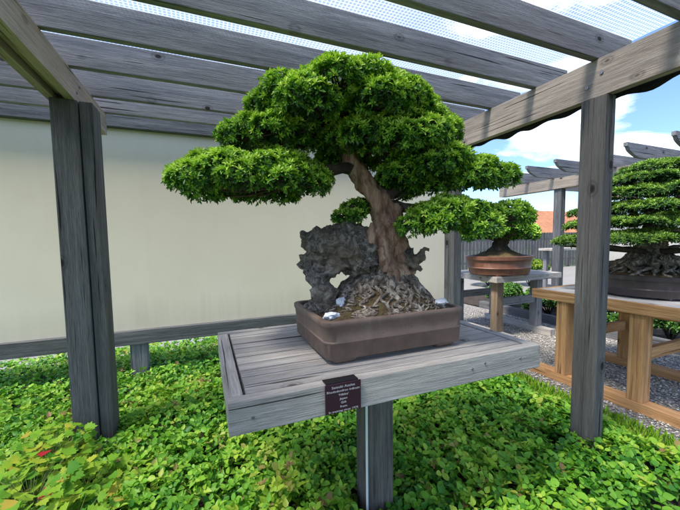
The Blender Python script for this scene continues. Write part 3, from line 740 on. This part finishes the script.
# ================================================================== CEDAR BENCH AND THE LARGE RIGHT BONSAI
cb = thing('display_bench', (3.75, 1.85, 0), 'new orange cedar bench behind the right post, carrying a dark oval pot', 'bench')
bx0, bx1, by0, by1 = 3.20, 4.38, 1.20, 2.45
bm = bmesh.new(); n = 8; sw = (bx1-bx0-.09)/n
for i in range(n): bm_box(bm, (bx0+.046+i*sw, by0+.046, BT-.03), (bx0+.042+(i+1)*sw, by1-.046, BT-.001), .003)
from_bm('bench_top', bm, TOPW[1], cb)
board('apron', (bx0, by0, BT-.09), (bx0+.042, by1, BT+.002), CEDAR, cb); board('apron', (bx1-.042, by0, BT-.09), (bx1, by1, BT+.002), CEDAR, cb)
board('apron', (bx0+.044, by0, BT-.09), (bx1-.044, by0+.042, BT), CEDAR, cb); board('apron', (bx0+.044, by1-.042, BT-.09), (bx1-.044, by1, BT), CEDAR, cb)
for x in (bx0+.075, bx1-.075):
    board('foot_runner', (x-.065, by0-.02, .006), (x+.065, by1+.02, .088), CEDAR, cb)
    for y in (1.53, 2.14): board('leg', (x-.055, y-.055, .089), (x+.055, y+.055, BT-.092), CEDAR, cb)
for y in (1.53, 2.14):
    board('stretcher', (bx0+.135, y-.022, .42), (bx1-.135, y+.022, .52), CEDAR, cb)
board('centre_brace', (bx0+.5, 1.2, BT-.2), (bx0+.6, 2.4, BT-.092), CEDAR, cb)
m3 = thing('bonsai', (3.82, 1.80, BT), 'layered juniper bonsai with gnarled pale roots in a dark oval pot', 'bonsai')
qc = Vector((3.82, 1.74, BT))
round_pot(m3, qc.x, qc.y, BT, .45, .46, .185, pot_dark)
height_mound(qc.x, qc.y, BT+.18, .42, .43, .5, mnd(qc.x, qc.y, .4, .5, .10, 4), moss, m3)
bm = bmesh.new()
bm_tube(bm, [qc+Vector((0, .05, .19)), qc+Vector((.0, .03, .3)), qc+Vector((-.03, .0, .42)), qc+Vector((.02, -.02, .6)), qc+Vector((0, 0, .95))], [.22, .14, .10, .075, .03], 22, 8, .8, 9, .15)
for i in range(48):
    a = i/48*6.28+random.uniform(-.1, .1); w_ = random.uniform(-.4, .4); l_ = random.uniform(.75, 1.1); q_ = random.uniform(.45, 1.)
    bm_tube(bm, [qc+Vector((math.cos(a)*.09, math.sin(a)*.10, random.uniform(.34, .46))), qc+Vector((math.cos(a+w_)*.16*l_, math.sin(a+w_)*.18*l_, .33)), qc+Vector((math.cos(a-w_)*.24*l_, math.sin(a-w_)*.26*l_, .27)), qc+Vector((math.cos(a+w_*.6)*.32*l_, math.sin(a+w_*.6)*.33*l_, .225)), qc+Vector((math.cos(a)*.38*l_, math.sin(a)*.39*l_, .195))], [.032*q_, .03*q_, .024*q_, .016*q_, .008], 8, 4, .9, 30)
t3 = from_bm('trunk', bm, root_mat, m3, True)
for (dz, R) in ((.42, .65), (.55, .6), (.7, .5), (.85, .4)):
    for i in range(6):
        a = i/6*6.28+dz*5; bm = bmesh.new(); bm_tube(bm, [qc+Vector((0, 0, dz-.03)), qc+Vector((math.cos(a)*R*.5, math.sin(a)*R*.55, dz-.0)), qc+Vector((math.cos(a)*R, math.sin(a)*R*1.05, dz+.03))], [.03, .02, .008], 7, 4, .5, 20)
        from_bm('branch', bm, twig_mat, t3, True)
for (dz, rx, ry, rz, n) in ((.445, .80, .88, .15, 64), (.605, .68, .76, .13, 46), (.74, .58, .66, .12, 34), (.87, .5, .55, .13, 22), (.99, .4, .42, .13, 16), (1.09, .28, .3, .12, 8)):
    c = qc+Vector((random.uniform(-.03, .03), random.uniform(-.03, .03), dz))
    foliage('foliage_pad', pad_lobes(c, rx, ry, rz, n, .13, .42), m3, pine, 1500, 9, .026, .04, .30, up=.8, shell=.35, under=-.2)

# ================================================================== SECOND PERGOLA
p2 = thing('pergola', (7.5, 3.5, 0), 'second pergola across the gravel with scalloped rafter tails on a pale beam', 'pergola')
for y in (4.25, 1.0): notched_post('post', 6.16, 6.28, y-.075, y+.075, 0, H+.89, p2, DARK, 'side')
for y in (4.25, 1.0): board('post', (9.4, y-.075, 0), (9.52, y+.075, H+.89), DARK, p2)
board('beam', (6.13, -.6, H+.895), (6.30, 5.55, H+1.09), PALE, p2); board('beam', (9.38, -.6, H+.895), (9.52, 5.55, H+1.09), PALE, p2)
def tail_profile(z0, z1, x0, x1):
    pts = [(x0, z1), (x0-.0, z1-.05)]
    for i in range(9):
        t = i/8; pts.append((x0+.03+.25*t, z1-.055-(z1-z0-.055)*(t**.55)))
    pts += [(x1, z0), (x1, z1)]; return pts
bm = bmesh.new(); bm_prism(bm, [(x, -.024, z) for x, z in tail_profile(H+1.094, H+1.28, 5.42, 10.2)], (0, .048, 0))
ra = from_bm('rafter', bm, GREY[0], p2)
base_y = ra.location.y
for i, y in enumerate((4.32, 3.8, 3.3, 2.8, 2.3, 1.8, 1.3, .8, .3, -.2, 4.84, 5.36)):
    o = ra if i == 0 else ra.copy()
    if i: C.objects.link(o); o.parent = p2
    o.location = (random.uniform(-.02, .02), y, 0)
bm = bmesh.new(); v = [bm.verts.new(q) for q in ((5.9, -.5, H+1.285), (10.2, -.5, H+1.285), (10.2, 5.5, H+1.285), (5.9, 5.5, H+1.285))]; bm.faces.new(v)
from_bm('shade_netting', bm, net_mat, p2)

# ================================================================== THINGS FARTHER BACK
w2 = thing('garden_wall', (15, 6.5, 0), 'pale cream plaster wall beyond the roots of the right bonsai', 'wall')
board('wall_panel', (11.8, 6.5, .1), (24, 6.62, 1.95), plaster, w2, .002)
board('top_board', (11.7, 6.45, 1.951), (24, 6.67, 2.05), DARK, w2); board('bottom_rail', (11.7, 6.46, 0), (24, 6.66, .099), DARK, w2)
fe = thing('picket_fence', (8, 10.6, 0), 'tall grey board fence far behind the two display benches', 'fence')
for xx in np.arange(2.0, 20.01, 2.4): board('post', (xx-.05, 10.64, 0), (xx+.05, 10.74, 1.6), GREY, fe)
for zz_ in (.35, 1.3): board('rail', (1.9, 10.6, zz_), (20.1, 10.638, zz_+.09), GREY, fe)
bm = bmesh.new(); x = 1.9
while x < 20.0:
    hgt = 1.66+random.uniform(-.02, .02); bm_prism(bm, [(x, 10.575, .06), (x+.13, 10.575, .06), (x+.13, 10.575, hgt-.05), (x+.065, 10.575, hgt), (x, 10.575, hgt-.05)], (0, .022, 0)); x += .19
from_bm('pickets', bm, DARK[2], fe)
hs = thing('house', (27, 34, 0), 'low house with an orange tiled roof rising above the grey fence', 'house')
board('wall', (14, 31, 0), (62, 41, 2.0), simple('house_render', (.55, .42, .3), .9, 2, .1), hs, .01)
bm = bmesh.new(); bm_prism(bm, [(13.4, 30.2, 2.001), (13.4, 41.8, 2.001), (13.4, 36, 5.5)], (49.2, 0, 0)); from_bm('roof', bm, terracotta, hs)
ft = thing('display_bench', (9.6, 6.1, 0), 'narrow pale-topped bench far off between the posts, before the fence', 'bench')
board('bench_top', (8.5, 5.9, 1.08), (10.4, 6.35, 1.14), TABLE, ft)
for x in (8.7, 10.2):
    for y in (5.98, 6.27): board('leg', (x-.045, y-.045, 0), (x+.045, y+.045, 1.079), GREY, ft)
# sleepers edging the planting under the second pergola
board('sleeper', (5.24, -1, 0), (5.36, 5.2, .14), DARK, None); tag(bpy.data.objects['sleeper'], 'dark timber sleeper edging the gravel below the far low shrubs', 'sleeper')
def shrub(name, x, y, r, h, label, group, mat=shrubm, n=9, dens=420, L0=.045, L1=.075):
    t = thing(name, (x, y, 0), label, 'shrub', group)
    lobes = pad_lobes((x, y, h*.25), r, r, h*.75, n, r*.42, .7)
    bm = bmesh.new()
    for l, rr in lobes: bm_tube(bm, [(x, y, 0), ((x+l[0])/2, (y+l[1])/2, l[2]*.6), l], [.015, .01, .004], 6, 3)
    from_bm('stems', bm, twig_mat, t, True)
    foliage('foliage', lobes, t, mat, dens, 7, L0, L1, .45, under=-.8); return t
G1 = 'low shrubs along the sleeper edging'
spots = [(5.75, 5.0, .42, .50, 'farthest low shrub of the sleeper row, seen under the grey bench'), (5.8, 4.1, .45, .52, 'low shrub at the foot of the second pergola post'), (5.75, 3.2, .45, .50, 'low shrub seen between the grey bench and the cedar bench'),
         (5.85, 2.4, .48, .62, 'low shrub seen under the cedar bench top, beside its far leg'), (5.9, 1.55, .48, .66, 'nearest low shrub of the sleeper row, right of the cedar bench legs')]
for x, y, r, h, lb in spots: shrub('shrub', x, y, r, h, lb, G1)
shrub('shrub', 8.9, 6.9, .6, .85, 'bright green rounded shrub beside the far pale-topped bench', None, cover, 9, 260)
shrub('shrub', 7.9, 7.5, .6, .80, 'bright green shrub in front of the fence, right of the red-brown pot', None, cover, 9, 260)

# ================================================================== GROUND COVER
def in_bed(n, x0, x1, y0, y1):
    return np.stack([rng.uniform(x0, x1, n), rng.uniform(y0, y1, n)], 1)
def block(p):
    k = np.ones(len(p), bool)
    for (a, b, c, d) in ((-.9, -.65, 2.58, 2.76), (2.22, 2.35, 1.24, 1.43), (2.22, 2.35, 2.53, 2.72), (.665, .83, 1.33, 1.5), (-.77, -.59, 3.88, 4.06)):
        k &= ~((p[:, 0] > a) & (p[:, 0] < b) & (p[:, 1] > c) & (p[:, 1] < d))
    return k
def hmap(p):
    return np.array([noise.noise(Vector((x*1.7, y*1.7, 5.)))*.5+noise.noise(Vector((x*5, y*5, 2.)))*.35 for x, y in p])
allv = []
for (n, x0, x1, y0, y1, zlo, zhi, l0, l1) in ((23000, -3.6, 2.78, .9, 3.2, .05, .20, .028, .052), (15000, -5.2, 2.78, 3.0, 4.85, .04, .18, .028, .05), (9000, -3.6, 2.75, .9, 4.5, .02, .07, .02, .035), (3000, -4.5, 2.7, -.6, .9, .04, .16, .035, .055)):
    p = in_bed(n, x0, x1, y0, y1); p = p[block(p)]; edge = np.clip((2.86-p[:, 0]+.06*np.sin(p[:, 1]*9))/.35, .15, 1); hm = hmap(p)
    z = (zlo+(zhi-zlo)*rng.random(len(p))**.7*(.8+.5*hm))*edge
    c = np.column_stack([p, z]); ax = np.column_stack([rng.normal(0, .5, len(p)), rng.normal(-.1, .5, len(p)), np.ones(len(p))])
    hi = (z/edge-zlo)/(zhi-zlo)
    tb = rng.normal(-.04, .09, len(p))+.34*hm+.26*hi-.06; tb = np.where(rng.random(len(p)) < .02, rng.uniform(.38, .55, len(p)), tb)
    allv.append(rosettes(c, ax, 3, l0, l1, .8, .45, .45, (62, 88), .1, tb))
A = [np.concatenate([a[i] for a in allv]) for i in range(5)]
A = [a.astype(float) for a in A]
grp = np.repeat(rng.random(len(A[3])//3) < .55, 3)
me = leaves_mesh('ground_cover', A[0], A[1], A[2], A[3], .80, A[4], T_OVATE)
# about half the sprigs are rounder: reshape their vertices in place
tv = T_ROUND[0]-T_OVATE[0]; n_ = len(A[3]); k_ = len(tv)
co_ = np.zeros(n_*k_*3, np.float32); me.vertices.foreach_get('co', co_); co_ = co_.reshape(n_, k_, 3)
dd = unit(A[1]); xx_ = unit(np.cross(dd, A[2])); zz2 = np.cross(xx_, dd)
off = A[3][:, None, None]*(xx_[:, None]*(tv[None, :, 0, None]*.8)+dd[:, None]*tv[None, :, 1, None]+zz2[:, None]*tv[None, :, 2, None])
co_ += (off*(~grp)[:, None, None]).astype(np.float32); me.vertices.foreach_set('co', co_.ravel()); me.update()
gc = link('ground_cover', me, cover); tag(gc, 'low strawberry-like ground cover filling the planting bed', 'ground cover', kind='stuff')
# little stalks and dead twigs among the leaves
bm = bmesh.new()
for i in range(700):
    x, y = random.uniform(-2.6, 2.6), random.uniform(1.2, 4); a = random.uniform(0, 6.28); l = random.uniform(.05, .16); z = random.uniform(.06, .15)
    bm_tube(bm, [(x, y, z-.03), (x+math.cos(a)*l*.5, y+math.sin(a)*l*.5, z), (x+math.cos(a)*l, y+math.sin(a)*l, z+random.uniform(-.03, .04))], [.0018, .0016, .001], 4, 2)
dt = from_bm('dry_stems', bm, simple('dry_stem', (.3, .17, .09), .9)); tag(dt, 'thin dry stems scattered through the ground cover', 'dry stems', kind='stuff')
# grass at the far side of the path and behind the bench
def grass(name, n, x0, x1, y0, y1, h, label):
    p = in_bed(n, x0, x1, y0, y1); c = np.column_stack([p, np.full(n, .0)]); d = np.column_stack([rng.normal(0, .3, n), rng.normal(0, .3, n), np.ones(n)])
    me = leaves_mesh(name, c, d, rng.normal(size=(n, 3)), rng.uniform(h*.5, h, n), .12, np.clip(rng.normal(.68, .1, n), 0, .85)); o = link(name, me, cover); tag(o, label, 'grass', kind='stuff')
grass('grass', 9000, 3.4, 6.6, 8.2, 10.4, .16, 'bright lawn grass behind the grey bench')
grass('grass', 2500, 2.68, 2.98, .8, 3.0, .09, 'thin grass fringing the gravel path')
# loose gravel
n = 15000; p = in_bed(n, 2.78, 5.2, .5, 5.0); near = rng.random(n) < np.clip(1.25-.12*p[:, 1], .4, 1); p = p[near]; n = len(p)
oc = np.array([[1, 0, 0], [-1, 0, 0], [0, 1, 0], [0, -1, 0], [0, 0, 1], [0, 0, -1]], float); s3 = rng.uniform(.006, .016, (n, 1, 1))*rng.uniform(.6, 1.2, (n, 6, 1))*np.array([1, 1, .6])
ang = rng.uniform(0, 6.28, n); ca, sa = np.cos(ang)[:, None], np.sin(ang)[:, None]
ov = oc[None]*s3; X = ov[..., 0]*ca-ov[..., 1]*sa; Y = ov[..., 0]*sa+ov[..., 1]*ca
V = np.stack([X+p[:, None, 0], Y+p[:, None, 1], ov[..., 2]+.01], -1).reshape(-1, 3)
F = np.array([(0, 2, 4), (2, 1, 4), (1, 3, 4), (3, 0, 4), (2, 0, 5), (1, 2, 5), (3, 1, 5), (0, 3, 5)]); Fa = (F[None]+(np.arange(n)*6)[:, None, None]).reshape(-1, 3)
me = bpy.data.meshes.new('gravel_stones'); me.vertices.add(len(V)); me.vertices.foreach_set('co', V.astype(np.float32).ravel()); me.loops.add(Fa.size); me.loops.foreach_set('vertex_index', Fa.astype(np.int32).ravel())
me.polygons.add(len(Fa)); me.polygons.foreach_set('loop_start', (np.arange(len(Fa))*3).astype(np.int32)); me.update(calc_edges=True)
at = me.attributes.new('tint', 'FLOAT', 'POINT'); at.data.foreach_set('value', np.repeat(rng.random(n), 6).astype(np.float32))
tag(link('gravel_stones', me, pebble_m), 'loose grey gravel beside the bench runners', 'gravel', kind='stuff')

# yellow-green lobed plants in the lower left
def lobed_plant(x, y, n, h, r, label, group, red=0):
    t = thing('seedling', (x, y, 0), label, 'plant', group); bm = bmesh.new(); c = []; d = []; nr_ = []; ti = []; ln = []
    for i in range(n):
        a = random.uniform(0, 6.28); q = math.sqrt(random.random())*r; tip = Vector((x+math.cos(a)*q, y+math.sin(a)*q, h*random.uniform(.6, 1.05)*(1-.25*q/r)))
        bm_tube(bm, [(x, y, 0), (x+math.cos(a)*q*.4, y+math.sin(a)*q*.4, tip.z*.7), tip], [.0014, .0012, .001], 5, 3)
        c.append(tip); d.append((math.cos(a+random.uniform(-.6, .6)), math.sin(a+random.uniform(-.6, .6)), random.uniform(-.2, .2))); nr_.append((random.uniform(-.45, .45), random.uniform(-.8, .1), 1))
        ti.append(1. if i < red else min(.86, max(0, random.gauss(.45, .22)))); ln.append(random.uniform(.036, .066))
    from_bm('stems', bm, simple('green_stem', (.25, .3, .08), .8), t, True)
    me = leaves_mesh('leaves', np.array(c)-np.array((x, y, 0)), np.array(d), np.array(nr_), np.array(ln), 1., np.array(ti), T_LOBED, False)
    link('leaves', me, weed, t)
GW = 'yellow-green seedlings left of the post'
for (px, py, Z, n, h, r, red, lb) in ((28, 470, 1.62, 170, .36, .24, 0, 'yellow-green lobed seedling in the bottom corner, largest of its clump'),
        (88, 472, 1.75, 60, .28, .17, 2, 'yellow-green seedling with bright red leaves before the dark left post'),
        (48, 440, 1.95, 140, .36, .20, 1, 'yellow-green seedling with one red leaf just behind the corner clump'),
        (70, 500, 1.5, 60, .26, .17, 0, 'yellow-green seedling nearest the bottom edge, before the red-leaved one')):
    q = P(px, py, Z); lobed_plant(q.x, q.y, n, h, r, lb, GW, red)

# ================================================================== LIGHT
az, el = math.radians(255), math.radians(60)       # sun azimuth from +y clockwise, elevation
sd_ = Vector((math.sin(az)*math.cos(el), math.cos(az)*math.cos(el), math.sin(el)))
sl = bpy.data.lights.new('sun', 'SUN'); so = bpy.data.objects.new('sun', sl); C.objects.link(so)
sl.energy = 3.4; sl.angle = math.radians(10); sl.color = (1, .95, .88)
so.rotation_euler = sd_.to_track_quat('Z', 'Y').to_euler()
wd = bpy.data.worlds.new('World'); S.world = wd; wd.use_nodes = True; nt = wd.node_tree
bg = nt.nodes['Background']; sky = nt.nodes.new('ShaderNodeTexSky'); sky.sky_type = 'NISHITA'; sky.sun_disc = False
sky.sun_elevation = el; sky.sun_rotation = az; sky.air_density = 1.; sky.dust_density = .6; sky.ozone_density = 3.5
tc = nt.nodes.new('ShaderNodeTexCoord'); mp = nt.nodes.new('ShaderNodeMapping'); mp.inputs['Scale'].default_value = (1, 1, 2.6); mp.inputs['Location'].default_value = (1.7, .6, .4)
L(nt, tc.outputs['Generated'], mp.inputs[0])
nz = noise_tex(nt, mp.outputs[0], 2.4, 8, .58, .3)
cf = ramp(nt, nz, [(.53, (0, 0, 0)), (.64, (1, 1, 1))])
L(nt, mix(nt, mix(nt, sky.outputs[0], (.84, .92, 1.05), 1., 'MULTIPLY'), (6.9, 7.1, 7.4), cf), bg.inputs[0]); bg.inputs[1].default_value = .15
S.view_settings.view_transform = 'Standard'; S.view_settings.look = 'None'; S.view_settings.gamma = 1; S.view_settings.exposure = 0.9
S.cycles.use_denoising = True; S.cycles.max_bounces = 8; S.cycles.transparent_max_bounces = 12
